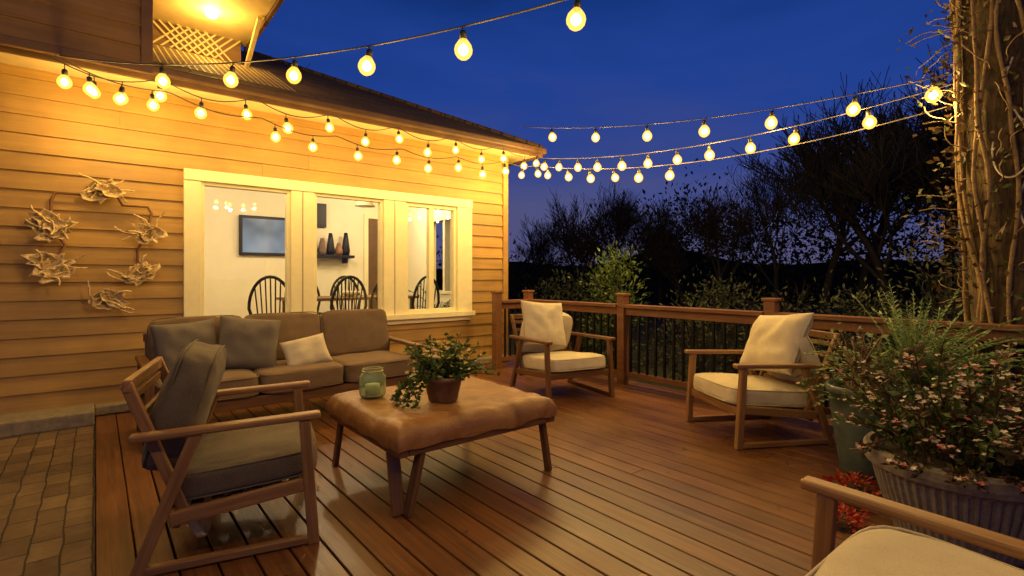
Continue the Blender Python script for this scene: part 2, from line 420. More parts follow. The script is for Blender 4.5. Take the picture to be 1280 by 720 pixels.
# ---------------------------------------------------------------- ground
g=MB(); g.box(-200,200,-200,200,-.3,-.06); g.obj('ground',M_grass)
g=MB(); g.poly([(-8,-4,-.02),(-.004,-4,-.02),(-.004,6,-.02),(-8,6,-.02),(-8,-4,-.058),(-.004,-4,-.058),(-.004,6,-.058),(-8,6,-.058)],[(0,1,2,3),(0,4,5,1),(1,5,6,2),(2,6,7,3),(3,7,4,0)]); g.obj('paver_patio',M_paver)
g=MB(); bw=.138
g.box(0,.136,-2,5.85,-.03,.004)
x=.142
while x<4.85:
    ys=[-2]; j=U(-1.2,2.5)
    ys+= [j,5.97] if rnd()<.35 else [5.97]
    for k in range(len(ys)-1):
        z=U(-.0012,.0012); g.box(x,x+bw-.009,ys[k]+.0015,ys[k+1]-.0015,-.026,z)
    x+=bw
g.obj('wooden_deck',M_deck,bevel=.003,segs=1)
m=MB(); m.box(-4,-.01,5.62,5.985,-.02,.10); m.box(-.009,4.7,5.86,5.985,.006,.09); m.obj('concrete_curb',M_conc,bevel=.012)
L=Leaves()
for i in range(70):
    px_,py_=(U(-1.2,4.6),U(.8,5.6)); L.leaf((px_,py_,.008 if px_>0 else -.012),(U(-1,1),U(-1,1),.05),U(.02,.045),.5,Vector((0,0,1)))
L.obj('fallen_leaves',M_leafb)

# ---------------------------------------------------------------- house
H=empty('house')
WX0,WX1,WZ0,WZ1=.70,4.07,.73,2.285
s=MB(); z=.09; lap=.158; WL=-4.2; WR=4.73
def lapb(m,x0,x1,z0,z1,y=6.0,t0=.030,t1=.010):
    m.poly([(x0,y-t0,z0),(x1,y-t0,z0),(x1,y,z0),(x0,y,z0),(x0,y-t1,z1),(x1,y-t1,z1),(x1,y,z1),(x0,y,z1)],BF)
while z<3.0:
    z1=min(z+lap+.004,3.02)
    if z1<=WZ0 or z>=WZ1:
        cuts=[WL]+sorted([U(WL,WR)])+[WR-.06]
        for a,b_ in zip(cuts[:-1],cuts[1:]): lapb(s,a+.001,b_-.001,z,z1)
    else:
        lapb(s,WL,WX0,z,z1); lapb(s,WX1,WR-.06,z,z1)
        if z<WZ0: lapb(s,WX0,WX1,z,WZ0)
        if z1>WZ1: lapb(s,WX0,WX1,WZ1,z1)
    z+=lap
s.obj('siding',M_side,H)
box('corner_board',WR-.06,WR+.03,5.955,6.06,.06,3.02,M_side,H)
m=MB()
m.box(WL,WX0,6.002,6.15,-.05,3.0); m.box(WX1,4.73,6.002,6.15,-.05,3.0); m.box(WX0,WX1,6.002,6.15,-.05,WZ0); m.box(WX0,WX1,6.002,6.15,WZ1,3.0)
m.box(4.6,4.73,6.15,6.95,-.05,3.0); m.box(4.6,4.73,8.05,12,-.05,3.0); m.box(4.6,4.73,6.95,8.05,-.05,1.0); m.box(4.6,4.73,6.95,8.05,2.2,3.0)
m.box(WL,4.73,12,12.15,-.05,3.0); m.box(WL-.15,WL,6,12.15,-.05,3.0)
m.obj('walls',M_plaster,H)
box('room_back_wall',-1,4.6,9.35,9.45,.2,2.72,M_plaster,H,0)
box('room_left_wall',-.6,-.5,6.15,9.35,.2,2.72,M_plaster,H,0)
box('room_ceiling',-1,4.6,6.15,9.45,2.72,2.8,M_plaster,H,0)
box('room_floor',-1,4.6,6.15,9.45,.1,.2,M_teakd,H,0)
m=MB(); m.box(-.5,4.6,9.33,9.349,.2,.3); m.obj('baseboard',M_trim,H)
m=MB(); m.box(3.95,4.03,9.31,9.349,.3,2.35); m.box(4.50,4.58,9.31,9.349,.3,2.35); m.box(3.95,4.58,9.309,9.349,2.35,2.43); m.obj('doorway_casing',M_trim,H)
box('doorway_panel',4.03,4.50,9.335,9.348,.3,2.35,M_fascia,H,0)
TY=5.94
box('trim_top',WX0-.03,WX1+.03,TY-.012,6.02,2.20,2.31,M_trim,H)
box('trim_sill',WX0-.05,WX1+.05,TY-.05,6.02,.70,.765,M_trim,H)
box('trim_apron',WX0-.02,WX1+.02,TY,6.02,.64,.70,M_trim,H)
box('trim_left',WX0-.03,.815,TY,6.02,.765,2.20,M_trim,H)
box('mullion',1.675,1.93,TY,6.10,.765,2.20,M_trim,H)
box('mullion',2.775,3.07,TY,6.10,.765,2.20,M_trim,H)
box('trim_right',3.86,WX1+.03,TY,6.02,.765,2.20,M_trim,H)
m=MB()
for xx in (1.80,2.92): m.box(xx-.003,xx+.003,TY-.003,TY+.01,.767,2.198)
m.obj('mullion_joint',M_fascia,H)
for i,(a,b_) in enumerate(((.815,1.675),(1.93,2.775),(3.07,3.86))):
    f=.035 if i<2 else .05
    m=MB(); m.box(a,a+f,5.965,6.05,.765,2.20); m.box(b_-f,b_,5.965,6.05,.765,2.20); m.box(a+f,b_-f,5.965,6.05,.765,.765+f); m.box(a+f,b_-f,5.965,6.05,2.20-f,2.20)
    if i==2: m.box(3.43,3.50,5.968,6.05,.765+f,2.2-f)
    m.obj('window_sash',M_trim,H,bevel=.004)
    m=MB(); m.box(a+f,b_-f,6.02,6.024,.765+f,2.20-f); m.obj('window_pane',M_pane,H)
m=MB(); m.box(4.57,4.76,6.9,6.96,.95,2.25); m.box(4.57,4.76,8.04,8.1,.95,2.25); m.box(4.57,4.76,6.96,8.04,.95,1.0); m.box(4.57,4.76,6.96,8.04,2.2,2.25); m.box(4.59,4.74,7.47,7.53,1.0,2.2); m.obj('side_window_frame',M_trim,H)
# roof
e0=3.13
def slab(name,pts,th,mat,parent):
    a=Vector(pts[0]);b_=Vector(pts[1]);c=Vector(pts[2]); x=(b_-a).normalized(); n=x.cross(c-a).normalized(); y=n.cross(x)
    Mx=Matrix((x,y,n)).transposed().to_4x4(); Mx.translation=a; Mi=Mx.inverted()
    loc=[Mi@Vector(p) for p in pts]; k=len(pts)
    v=loc+[p-Vector((0,0,th)) for p in loc]
    f=[tuple(range(k)),tuple(range(2*k-1,k-1,-1))]+[(i,i+k,(i+1)%k+k,(i+1)%k) for i in range(k)]
    o=mkobj(name,v,f,mat,parent); o.matrix_local=Mx; return o
slab('roof_front',[(-5,5.58,e0),(5.1,5.58,e0),(1.9,8.78,e0+1.6),(-5,8.78,e0+1.6)],.04,M_shin,H)
slab('roof_side',[(5.1,5.58,e0),(5.1,12.6,e0),(1.9,9.4,e0+1.6),(1.9,8.78,e0+1.6)],.04,M_shin,H)
slab('roof_back',[(5.1,12.6,e0),(-5,12.6,e0),(-5,8.8,e0+1.6),(1.9,9.4,e0+1.6)],.04,M_shin,H)
tube('hip_cap',[(5.1,5.58,e0+.01),(1.9,8.78,e0+1.61)],.035,M_shin,H,1)
m=MB(); m.box(-5,5.07,5.60,6.0,3.02,3.05); m.box(4.735,5.07,6.0,12.5,3.02,3.05); m.obj('soffit',M_soff,H)
m=MB(); m.box(-5,5.10,5.565,5.60,2.99,3.12); m.box(5.07,5.10,5.60,12.6,2.99,3.12); m.obj('fascia',M_fascia,H,bevel=.004)
m=MB(); m.box(-5,5.12,5.49,5.563,3.03,3.115); m.obj('gutter',M_fascia,H,bevel=.02)
m=MB(); z=3.06
while z<5.2: lapb(m,-5,.36,z,z+.172,5.46,.028,.008); z+=.168
m.obj('upper_siding',M_side2,H)
box('upper_wall',-5,.355,5.462,8.5,3.05,5.2,M_side2,H)
box('upper_corner_board',.30,.385,5.42,5.50,3.05,5.2,M_fascia,H)
box('upper_skirt',-5,.385,5.41,5.46,3.0,3.07,M_fascia,H)
box('upper_soffit',.36,1.5,5.0,7.3,4.2,4.24,M_soff,H)
m=MB(); m.box(.36,1.54,4.96,5.0,4.15,4.35); m.box(1.5,1.54,5.0,7.4,4.15,4.35); m.box(.36,1.5,5.0,7.4,4.241,4.35); m.obj('upper_fascia',M_fascia,H)
beam('soffit_bracket',(1.44,7.10,3.75),(1.44,6.3,4.17),.05,.05,M_soff,H)
box('upper_back_wall',.36,1.42,7.17,7.5,3.6,4.2,M_side2,H)
lat=MB()
for i in range(-6,22):
    for s_ in (-1,1):
        x0=.4+i*.09
        pa=Vector((x0,7.14+.008*s_,3.82)); pb=Vector((x0+s_*.38,7.14+.008*s_,4.2))
        if min(pa.x,pb.x)<.38 or max(pa.x,pb.x)>1.42: continue
        d=(pb-pa).normalized(); sd=Vector((d.z,0,-d.x))*.009
        lat.poly([pa-sd,pa+sd,pb+sd,pb-sd],[(0,1,2,3)])
lat.obj('lattice',M_soff,H)
lat=MB()
def rp(x,y,h=.02): return Vector((x,y,e0+(y-5.58)*.5+h))
for i in range(22):
    x0=.40+i*.06
    lat.poly([rp(x0,5.75),rp(x0+.012,5.75),rp(x0+.012,6.9),rp(x0,6.9)],[(0,1,2,3)])
for i in range(16):
    y0=5.75+i*.075
    lat.poly([rp(.40,y0,.024),rp(1.67,y0,.024),rp(1.67,y0+.012,.024),rp(.40,y0+.012,.024)],[(0,1,2,3)])
lat.obj('roof_mesh',M_soff,H)
lathe('soffit_lamp',[(0,0),(.05,.01),(.06,.05),(.06,.07)],M_core,H,(1.0,6.55,4.13),24)

# interior furniture
tv=empty('television',(2.27,9.30,1.92)); box('bezel',-.46,.46,-.02,.03,-.33,.33,M_black,tv,.01); box('screen',-.41,.41,-.026,-.019,-.28,.28,M_screen,tv,0)
sh=empty('wall_shelf',(3.25,9.2,1.6)); box('board',-.42,.42,-.12,.14,-.025,.025,M_black,sh); box('bracket',-.3,-.28,-.1,.14,-.12,-.025,M_black,sh); box('bracket',.28,.3,-.1,.14,-.12,-.025,M_black,sh)
for i,(x,hh,mm) in enumerate(((-.28,.5,M_black),(-.13,.32,M_fbrown),(0.02,.42,M_black),(.17,.25,M_cover),(.30,.44,M_black))):
    lathe('vase',[(.0,.026),(.06,.028),(.075,.1),(.05,hh*.7),(.03,hh),(.025,hh)],mm,sh,(x,0,0),20)
box('picture',-.34,-.02,.09,.12,.52,.95,M_black,sh)
dt=empty('dining_table',(3.0,7.6,.2)); box('top',-.95,.95,-.42,.42,.70,.74,M_teakd,dt)
for sx in (-.85,.85):
    for sy in (-.36,.36): beam('leg',(sx,sy,0),(sx,sy,.70),.05,.05,M_teakd,dt)
lathe('bowl',[(0,.745),(.08,.75),(.16,.82),(.155,.82),(.07,.76),(0,.757)],M_trim,dt,(0,0,0),24)
def dchair(x,y,rz):
    c=empty('dining_chair',(x,y,.2),rz)
    box('seat',-.21,.21,-.21,.21,.43,.47,M_black,c,.01)
    for sx in (-.18,.18):
        for sy in (-.18,.18): tube('leg',[(sx*.9,sy*.9,.44),(sx*1.15,sy*1.15,0)],.014,M_black,c,2)
    arch=[(-.2+.0,-.19,.46)]+[(-.25*math.cos(a),-.22-.04*math.sin(a),.64+.40*math.sin(a)) for a in [math.pi*i/16 for i in range(17)]]+[(.2,-.19,.46)]
    tube('back_hoop',arch,.020,M_black,c,2)
    for k in range(-3,4):
        xx=k*.06; tube('spindle',[(xx*.8,-.19,.46),(xx,-.25,.64+.40*math.sqrt(max(0,1-(xx/.25)**2)))],.009,M_black,c,1)
for a in ((1.80,7.15,-.4),(2.62,6.95,.1),(3.25,6.95,-.15),(3.8,7.0,.2),(2.6,8.3,math.pi),(3.3,8.35,math.pi)): dchair(*a)
pl=empty('pendant_lamp',(3.3,7.75,2.35)); tube('cord',[(0,0,.2),(0,0,.37)],.006,M_black,pl); lathe('shade',[(.04,.2),(.08,.18),(.16,0),(.155,0),(.07,.17)],M_trim,pl,(0,0,0),24); lathe('bulb',[(0,.03),(.04,.06),(.03,.12),(0,.14)],M_lampi,pl,(0,0,0),16)
ip=empty('indoor_plant',(3.95,6.6,.2)); L=Leaves(); rr=fronds(L,(0,0,.35),16,.6,10,.11,1.2,(.1,.9),.4); L.obj('leaves',M_leafg,ip); tube('stems',rr,.004,M_leafg,ip,0); lathe('pot',[(0,0),(.11,0),(.15,.35),(.135,.35),(.12,.3),(0,.3)],M_trim,ip,(0,0,0),24)

# ---------------------------------------------------------------- lamps
def plight(name,loc,e,c=(1,.60,.20),r=.03,parent=None):
    l=bpy.data.lights.new(name,'POINT'); l.energy=e; l.color=c; l.shadow_soft_size=r
    o=bpy.data.objects.new(name,l); col.objects.link(o); o.location=loc
    if parent: o.parent=parent
    return o
for i,(x,y) in enumerate(((1.0,7.6),(2.6,7.2),(3.9,7.9))):
    dl=empty('ceiling_downlight',(x,y,2.70)); lathe('lens',[(0,0),(.07,0),(.08,.018)],M_lampi,dl,(0,0,0),20)
    plight('glow',(0,0,-.12),50,(1,.77,.44),.07,dl)
plight('soffit_lamp_light',(1.0,6.5,4.0),24,(1,.58,.12),.04,H)

# string lights
PR=[(0,-.112),(.013,-.110),(.026,-.101),(.036,-.086),(.0385,-.070),(.034,-.053),(.023,-.038),(.015,-.028)]
CO=[(0,-.095),(.012,-.089),(.020,-.078),(.020,-.066),(.012,-.053),(0,-.045)]
SO=[(0,.006),(.010,.006),(.0145,-.002),(.0145,-.030),(.0,-.031)]
def lath_into(mb,prof,p,seg=12,tilt=None):
    k=len(mb.v); T=tilt
    for (r,z) in prof:
        for i in range(seg):
            a=2*math.pi*i/seg; q=Vector((r*math.cos(a),r*math.sin(a),z)); mb.v.append(Vector(p)+(T@q))
    for j in range(len(prof)-1):
        for i in range(seg): mb.f.append((k+j*seg+i,k+j*seg+(i+1)%seg,k+(j+1)*seg+(i+1)%seg,k+(j+1)*seg+i))
LC=(1,.605,.15)
def strand(p0,p1,sag,ts,energy,drop=.03,wob=0,cable=.005,scale=1.0):
    e=empty('string_lights'); p0=Vector(p0);p1=Vector(p1)
    def P(t):
        q=p0.lerp(p1,t); q=Vector(q); q.z-=sag*4*t*(1-t)+wob*abs(math.sin(t*math.pi*7)); return q
    n=80; tube('cable',[P(i/n) for i in range(n+1)],cable,M_cable,e,1)
    g=MB();c=MB();s_=MB(); wires=[]
    for t in ts:
        q=P(t); b_=q-Vector((0,0,drop)); wires.append([q,b_]); sc_=scale*U(.93,1.07)
        T=(Euler((U(-.2,.2),U(-.2,.2),0)).to_matrix())*sc_
        lath_into(g,PR,b_,14,T); lath_into(c,CO,b_,10,T); lath_into(s_,SO,b_,10,T)
        plight('bulb_light',b_-Vector((0,0,.145*sc_)),energy,LC,.025,e)
    tube('drop_wires',wires,.004,M_socket,e,0)
    g.obj('bulb_glass',M_bulb,e,smooth=True); c.obj('bulb_filaments',M_core,e,smooth=True); s_.obj('sockets',M_socket,e,smooth=True)
    return e
EV=5.2
strand((-.30,5.44,2.99),(4.95,5.44,3.02),.03,[0.02,.055,.09,.14,.2,.27,.34,.42,.50,.575,.65,.725,.80,.87,.94,.985],EV,.05,.10,.005,1.25)
strand((-.25,5.36,2.97),(4.95,5.36,2.86),.20,[.04,.08,.12,.31,.38,.47,.56,.64,.72,.79,.86,.92,.97],EV,.04,.06,.005,1.25)
strand((-.22,5.42,3.0),(2.86,0.02,2.99),.40,[.19,.30,.385,.475,.573,.675,.78,.88],14,.03,0,.005,1.25)
strand((4.62,5.5,3.34),(5.10,.80,2.80),.16,[.12,.27,.42,.56,.70,.84,.95],22,.03,0,.005,1.4)
strand((4.95,5.5,2.95),(5.10,.76,2.74),.19,[.03,.09,.16,.23,.31,.39,.47,.55,.64,.73,.85],12,.03,0,.005,1.3)
strand((5.0,5.6,2.86),(5.30,.88,2.62),.22,[.05,.13,.21,.29,.37,.46],8,.03,0,.005,1.3)
# added run of lights behind the camera, unseen, for warm fill
strand((2.86,-.02,2.99),(-3.6,1.6,3.0),.30,[.12,.25,.38,.5,.62,.75,.88],14,.03,0,.005,1.2)
P_=empty('wooden_post',(2.9,-.02,0)); beam('shaft',(0,0,0),(0,0,3.05),.09,.09,M_rail,P_); box('cap',-.06,.06,-.06,.06,3.05,3.08,M_rail,P_)
P_=empty('wooden_post',(-3.65,1.6,-.06)); beam('shaft',(0,0,0),(0,0,3.1),.09,.09,M_rail,P_); box('cap',-.06,.06,-.06,.06,3.1,3.13,M_rail,P_)

# ---------------------------------------------------------------- wall art
random.seed(31)
A=empty('metal_wall_art',(0,5.93,0))
fl=[(.054,2.02,.16),(-.30,1.69,.17),(.366,1.65,.15),(-.295,1.32,.17),(.31,1.265,.15),(.07,1.03,.15)]
for gi,(x,z,s_) in enumerate(fl):
    L=MB()
    for k in range(4):
        cx=x+U(-.35,.35)*s_; cz=z+U(-.3,.3)*s_; ra=s_*U(.45,.85); rot=U(-.9,.9); nr_,na=5,18; pts=[]
        sdk=rnd()*30; dep=-U(.0,.035)
        for j in range(nr_+1):
            for i in range(na):
                a=2*math.pi*i/na; t=j/nr_
                rr=ra*t*(1+.75*noise.noise(Vector((math.cos(a)*2.2+sdk,math.sin(a)*2.2,0))))
                ex,ez=rr*math.cos(a)*1.1,rr*math.sin(a)*.70
                yy=dep-.012-.055*t*t*(1+.8*noise.noise(Vector((math.cos(a)*2.5,math.sin(a)*2.5,sdk))))+.012*math.sin(a*5+sdk)*t
                pts.append((cx+ex*math.cos(rot)-ez*math.sin(rot),yy,cz+ex*math.sin(rot)+ez*math.cos(rot)))
        fc=[(j*na+i,j*na+(i+1)%na,(j+1)*na+(i+1)%na,(j+1)*na+i) for j in range(nr_) for i in range(na)]
        L.poly(pts,fc)
    o=L.obj('crumpled_leaf',M_bronze,A,smooth=True); md=o.modifiers.new('sol','SOLIDIFY'); md.thickness=.004
    runs=[]
    for k in range(5):
        p=Vector((x+U(-.1,.1),-.06,z+U(-.06,.06))); d=Vector((U(-1,1),U(-.3,0),U(-.6,.6))).normalized(); run=[p.copy()]
        for j in range(6): p=p+d*.032; d=(d+Vector((U(-.5,.5),U(-.2,.2),U(-.5,.5)))).normalized(); p.y=max(-.12,min(-.02,p.y)); run.append(p.copy())
        runs.append(run)
    tube('twigs',runs,.008,M_bronze,A,1)
seq=[(.054,2.02),(-.06,2.04),(-.10,1.97),(-.27,1.97),(-.30,1.90),(-.30,1.69),(-.21,1.52),(-.295,1.32)]
seq2=[(.054,2.02),(.15,1.98),(.19,1.90),(.38,1.90),(.41,1.84),(.366,1.65),(.30,1.48),(.31,1.265)]
tube('stems',[[(x,-.014,z) for x,z in q] for q in (seq,seq2)],.012,M_rail,A,2)

# ---------------------------------------------------------------- railing
RX=4.76
F=empty('deck_railing')
def post(x,y,h=1.05): 
    box('post',x-.05,x+.05,y-.05,y+.05,-.05,h-.03,M_rail,F,.005); box('post_cap',x-.065,x+.065,y-.065,y+.065,h-.03,h,M_rail,F,.008)
for y in (5.50,3.82,2.13,.44,-1.25): post(RX,y)
post(4.20,5.50)
yy=[5.50,3.82,2.13,.44,-1.25]
bal=MB()
for a,b_ in zip(yy[:-1],yy[1:]):
    box('top_rail',RX-.07,RX+.07,b_+.052,a-.052,.885,.922,M_rail,F); box('sub_rail',RX-.02,RX+.02,b_+.052,a-.052,.80,.883,M_rail,F)
    box('bottom_rail',RX-.02,RX+.02,b_+.052,a-.052,.09,.15,M_rail,F)
    n=14
    for i in range(1,n+1):
        y=a+(b_-a)*i/(n+1); bal.box(RX-.012,RX+.012,y-.012,y+.012,.15,.80)
box('top_rail',4.252,RX-.052,5.43,5.57,.885,.922,M_rail,F); box('bottom_rail',4.252,RX-.052,5.48,5.52,.09,.15,M_rail,F); box('sub_rail',4.252,RX-.052,5.48,5.52,.80,.883,M_rail,F)
for i in range(1,5): x=4.25+.09*i; bal.box(x-.01,x+.01,5.49,5.51,.15,.80)
bal.obj('balusters',M_black,F)

# ---------------------------------------------------------------- furniture
def lounge(name,loc,rz,W=.72,D=.76,fab=None,wood_=None,armz=.60,seatz=.42,cd=None,cx=.03,lean=.12):
    c=empty(name,loc,rz); wd=wood_ or M_teak; h=W/2; f=D/2
    for s_ in (-1,1):
        y=s_*h
        beam('front_leg',(f-.03,y,0),(f-.07,y,armz-.018),.042,.05,wd,c)
        beam('rear_leg',(-f-.02,y,0),(-f+.20,y,armz-.018),.042,.05,wd,c)
        beam('arm',(-f-.04,y,armz-.02),(f+.0,y,armz),.062,.032,wd,c,.01)
        beam('side_rail',(-f+.10,y,.22),(f-.05,y,.285),.03,.06,wd,c)
        beam('back_upright',(-f+.16,y-s_*.05,.20),(-f-lean,y-s_*.05,.80),.03,.045,wd,c)
        beam('runner',(-f+.0,y,.025),(f-.02,y,.025),.04,.035,wd,c)
    beam('front_stretcher',(f-.055,-h+.022,.26),(f-.055,h-.022,.26),.03,.06,wd,c)
    beam('rear_stretcher',(-f+.12,-h+.022,.20),(-f+.12,h-.022,.20),.03,.06,wd,c)
    beam('head_rail',(-f-lean+.005,-h+.03,.79),(-f-lean+.005,h-.03,.79),.03,.055,wd,c)
    for i in range(6):
        t=(i+.5)/6; xx=-f+.13-(lean+.14)*t; beam('back_slat',(xx,-h+.07,.27+.50*t),(xx,h-.07,.27+.50*t),.02,.035,wd,c,.003)
    for i in range(6):
        t=(i+.5)/6; xx=-f+.15+(D-.22)*t; beam('seat_slat',(xx,-h+.02,.235+.05*t),(xx,h-.02,.235+.05*t),.05,.016,wd,c,.003)
    cushion('seat_cushion',cd or D-.06,W-.07,.15,fab,c,(cx,0,seatz-.075),(0,R(-4),0))
    return c,f,h
# near-left chair
c,f,h=lounge('lounge_chair',(.575,2.90,0),R(-14),W=.76,D=.70,fab=M_fgrey,lean=.06)
cushion('back_cushion',.56,.62,.18,M_fgrey,c,(-f+.12,0,.64),(0,R(-73),0),p=5.5,puff=.3,wr=.014)
cushion('straw_back_pad',.36,.66,.05,M_fyel,c,(-f+.15,0,.235),(0,R(-112),0),p=7,puff=.1,piping=False)
# right chair
c,f,h=lounge('lounge_chair',(4.08,1.98,0),R(150),fab=M_fcream)
cushion('back_cushion',.50,.60,.14,M_fcream,c,(-f+.07,0,.60),(0,R(-66),0),p=5,puff=.3)
pillow('throw_pillow',.60,.52,.20,M_fcream,c,(-f+.18,.0,.71),(R(62),0,R(90)),3,R(7))
# far chair
c,f,h=lounge('lounge_chair',(3.86,3.92,0),R(258),fab=M_fcream,wood_=M_teakd,W=.76,D=.80)
cushion('back_cushion',.50,.62,.14,M_fcream,c,(-f+.07,0,.60),(0,R(-68),0),p=5,puff=.3)
pillow('throw_pillow',.52,.50,.17,M_fcream,c,(-f+.18,-.09,.73),(R(70),0,R(90)),9,R(-5))
# foreground chair
c,f,h=lounge('lounge_chair',(1.29,.27,0),R(90),W=.84,D=.80,fab=M_fwhite,seatz=.585,armz=.61,cd=.64,cx=-.11)
cushion('back_cushion',.52,.64,.15,M_fwhite,c,(-f+.03,0,.78),(0,R(-72),0),p=5)

# sofa
S=empty('sofa',(1.37,4.83,0),R(1)); sw=2.16; sd=.80; hx=sw/2
for s_ in (-1,1):
    x=s_*hx
    beam('front_leg',(x,-sd/2+.03,0),(x,-sd/2+.05,.55),.05,.05,M_teakd,S); beam('rear_leg',(x,sd/2-.02,0),(x,sd/2-.10,.58),.05,.05,M_teakd,S)
    beam('arm',(x,-sd/2-.01,.565),(x,sd/2-.02,.585),.075,.035,M_teakd,S,.01); beam('side_rail',(x,-sd/2+.04,.26),(x,sd/2-.06,.24),.035,.07,M_teakd,S)
box('base_front',-hx+.03,hx-.03,-sd/2+.02,-sd/2+.06,.21,.29,M_teakd,S); box('base_back',-hx+.03,hx-.03,sd/2-.10,sd/2-.06,.21,.29,M_teakd,S)
box('base_deck',-hx+.03,hx-.03,-sd/2+.062,sd/2-.102,.25,.275,M_teakd,S)
beam('back_rail',(-hx+.02,sd/2+.0,.74),(hx-.02,sd/2+.0,.74),.03,.07,M_teakd,S)
for x in (-.75,0,.75): beam('mid_leg',(x,-sd/2+.05,0),(x,-sd/2+.05,.21),.045,.045,M_teakd,S)
for i in (-1,1): beam('back_post',(i*(hx-.05),sd/2-.12,.2),(i*(hx-.05),sd/2,.76),.04,.04,M_teakd,S)
cw=(sw-.08)/3
for i in range(3):
    cushion('seat_cushion',cw-.006,.72,.19,M_fbrown,S,(-hx+.04+cw*(i+.5),-.055,.38),(0,0,0),p=8,puff=.10,wr=.010)
for i in range(3):
    cushion('back_cushion',cw-.008,.44,.18,M_fbrown,S,(-hx+.04+cw*(i+.5),sd/2-.13,.675),(R(76),0,R(U(-2,2))),p=9,puff=.16,wr=.010)
pillow('throw_pillow',.46,.44,.19,M_fchar,S,(-.80,.03,.67),(R(72),R(0),R(8)),1,R(3))
pillow('throw_pillow',.48,.46,.18,M_fchar,S,(-.36,-.02,.675),(R(70),R(0),R(-6)),2,R(-8))
pillow('throw_pillow',.38,.28,.13,M_fcream,S,(.08,-.14,.575),(R(60),R(0),R(-10)),5,R(12))

# coffee table
T=empty('coffee_table',(1.745,2.89,0),R(0)); tx,ty=.55,.50
for sx in (-1,1):
    beam('frame_rail',(sx*(tx-.03),-ty,.345),(sx*(tx-.03),ty,.345),.06,.06,M_teakd,T)
    beam('frame_rail',(-tx+.062,sx*(ty-.03),.345),(tx-.062,sx*(ty-.03),.345),.06,.06,M_teakd,T)
    for sy in (-1,1):
        a=(sx*(tx-.06),sy*(ty-.06),.315); b_=(sx*(tx-.03),sy*(ty-.03),0)
        if sx==-1 and sy==-1:
            beam('leg',(b_[0],b_[1]+.03,0),(a[0]-.02,a[1]+.09,.315),.03,.07,M_teakd,T)
            beam('leg',(b_[0]+.035,b_[1],0),(a[0]+.09,a[1]-.02,.315),.07,.03,M_teakd,T)
        else: beam('leg',b_,a,.05,.03,M_teakd,T)
n=52; vs=[];fs=[]
def hz(x,y):
    e=min(tx-abs(x),ty-abs(y)); cr=max(0,1-abs(noise.noise(Vector((x*2.2+4,y*5,2))))*9)
    return .430+.052*(1-math.exp(-max(0,e)/.022))+.012*noise.noise(Vector((x*3.5,y*3.5,1)))+.009*noise.noise(Vector((x*9,y*9,4)))-.007*cr
def grid(i,n,h):
    u=2*i/n-1; return h*(1.0*u*.6+.4*math.sin(u*math.pi/2))
for i in range(n+1):
    for j in range(n+1):
        x=grid(i,n,tx); y=grid(j,n,ty); vs.append((x,y,hz(x,y)))
for i in range(n):
    for j in range(n): a=i*(n+1)+j; fs.append((a,a+n+1,a+n+2,a+1))
ring=[i*(n+1) for i in range(n+1)]+[n*(n+1)+j for j in range(1,n+1)]+[i*(n+1)+n for i in range(n-1,-1,-1)]+[j for j in range(n-1,0,-1)]
k0=len(vs)
for lv,(zz,ex) in enumerate(((.40,.010),(.350,.006))):
    for q,r_ in enumerate(ring):
        x,y,_=vs[r_]; wv=.004*math.sin(q*.9)+.008*noise.noise(Vector((x*8,y*8,lv)))
        vs.append((x*(1+ex/tx)+math.copysign(wv,x),y*(1+ex/ty)+math.copysign(wv,y),zz+.005*math.sin(q*.5)+.012*noise.noise(Vector((x*5,y*5,3)))))
R_=len(ring)
for q in range(R_):
    a,b_=ring[q],ring[(q+1)%R_]; c0,c1=k0+q,k0+(q+1)%R_
    fs.append((a,c0,c1,b_)); fs.append((c0,c0+R_,c1+R_,c1))
mkobj('padded_cover',vs,fs,M_cover,T,smooth=True)
# jar
J=empty('glass_jar',(1.37,3.10,.482))
lathe('glass',[(0,0),(.070,0),(.082,.02),(.084,.07),(.082,.13),(.065,.155),(.060,.175),(.066,.18),(.062,.18),(.056,.172),(.060,.152),(.077,.128),(.079,.07),(.077,.022),(.066,.008),(0,.008)],M_jar,J,(0,0,0),40)
lathe('candle',[(0,.01),(.045,.01),(.045,.08),(0,.082)],M_trim,J,(0,0,0),20)
tube('collar',[(.064*math.cos(a),.064*math.sin(a),.165) for a in [i*math.pi/12 for i in range(24)]],.004,M_bronze,J,1,True)
# potted plant
Pt=empty('potted_plant',(1.66,2.72,.480))
lathe('pot',[(0,0),(.080,0),(.088,.01),(.115,.13),(.126,.135),(.126,.158),(.110,.158),(.104,.12),(0,.12)],M_terra,Pt,(0,0,0),40)
L=Leaves(); runs=[]
for i in range(110):
    a=rnd()*6.283; el=U(.2,1.25); ln=U(.10,.28); p=Vector((U(-.06,.06),U(-.06,.06),.14)); d=Vector((math.cos(a)*math.sin(el),math.sin(a)*math.sin(el),math.cos(el))); run=[p.copy()]
    for k in range(7):
        p=p+d*ln/7; d=(d+Vector((U(-.1,.1),U(-.1,.1),-.08))).normalized(); run.append(p.copy())
        for q in range(3): L.leaf(p,d*.3+Vector((U(-1,1),U(-1,1),U(-.2,.8))),U(.022,.045),.55)
    runs.append(run)
for i in range(9):
    a=U(2.5,3.6); p=Vector((math.cos(a)*.10,math.sin(a)*.10,.16)); d=Vector((math.cos(a),math.sin(a),.2)).normalized(); run=[p.copy()]
    for k in range(10):
        p=p+d*.026; d=(d+Vector((0,0,-.22))).normalized(); p.z=max(p.z,.02); run.append(p.copy())
        for q in range(4): L.leaf(p,Vector((U(-1,1),U(-1,1),U(-.3,.8))),U(.025,.042),.6)
    runs.append(run)
L.obj('leaves',M_leafg,Pt); tube('stems',runs,.0022,M_leafg,Pt,0)
L=Leaves();L2=Leaves()
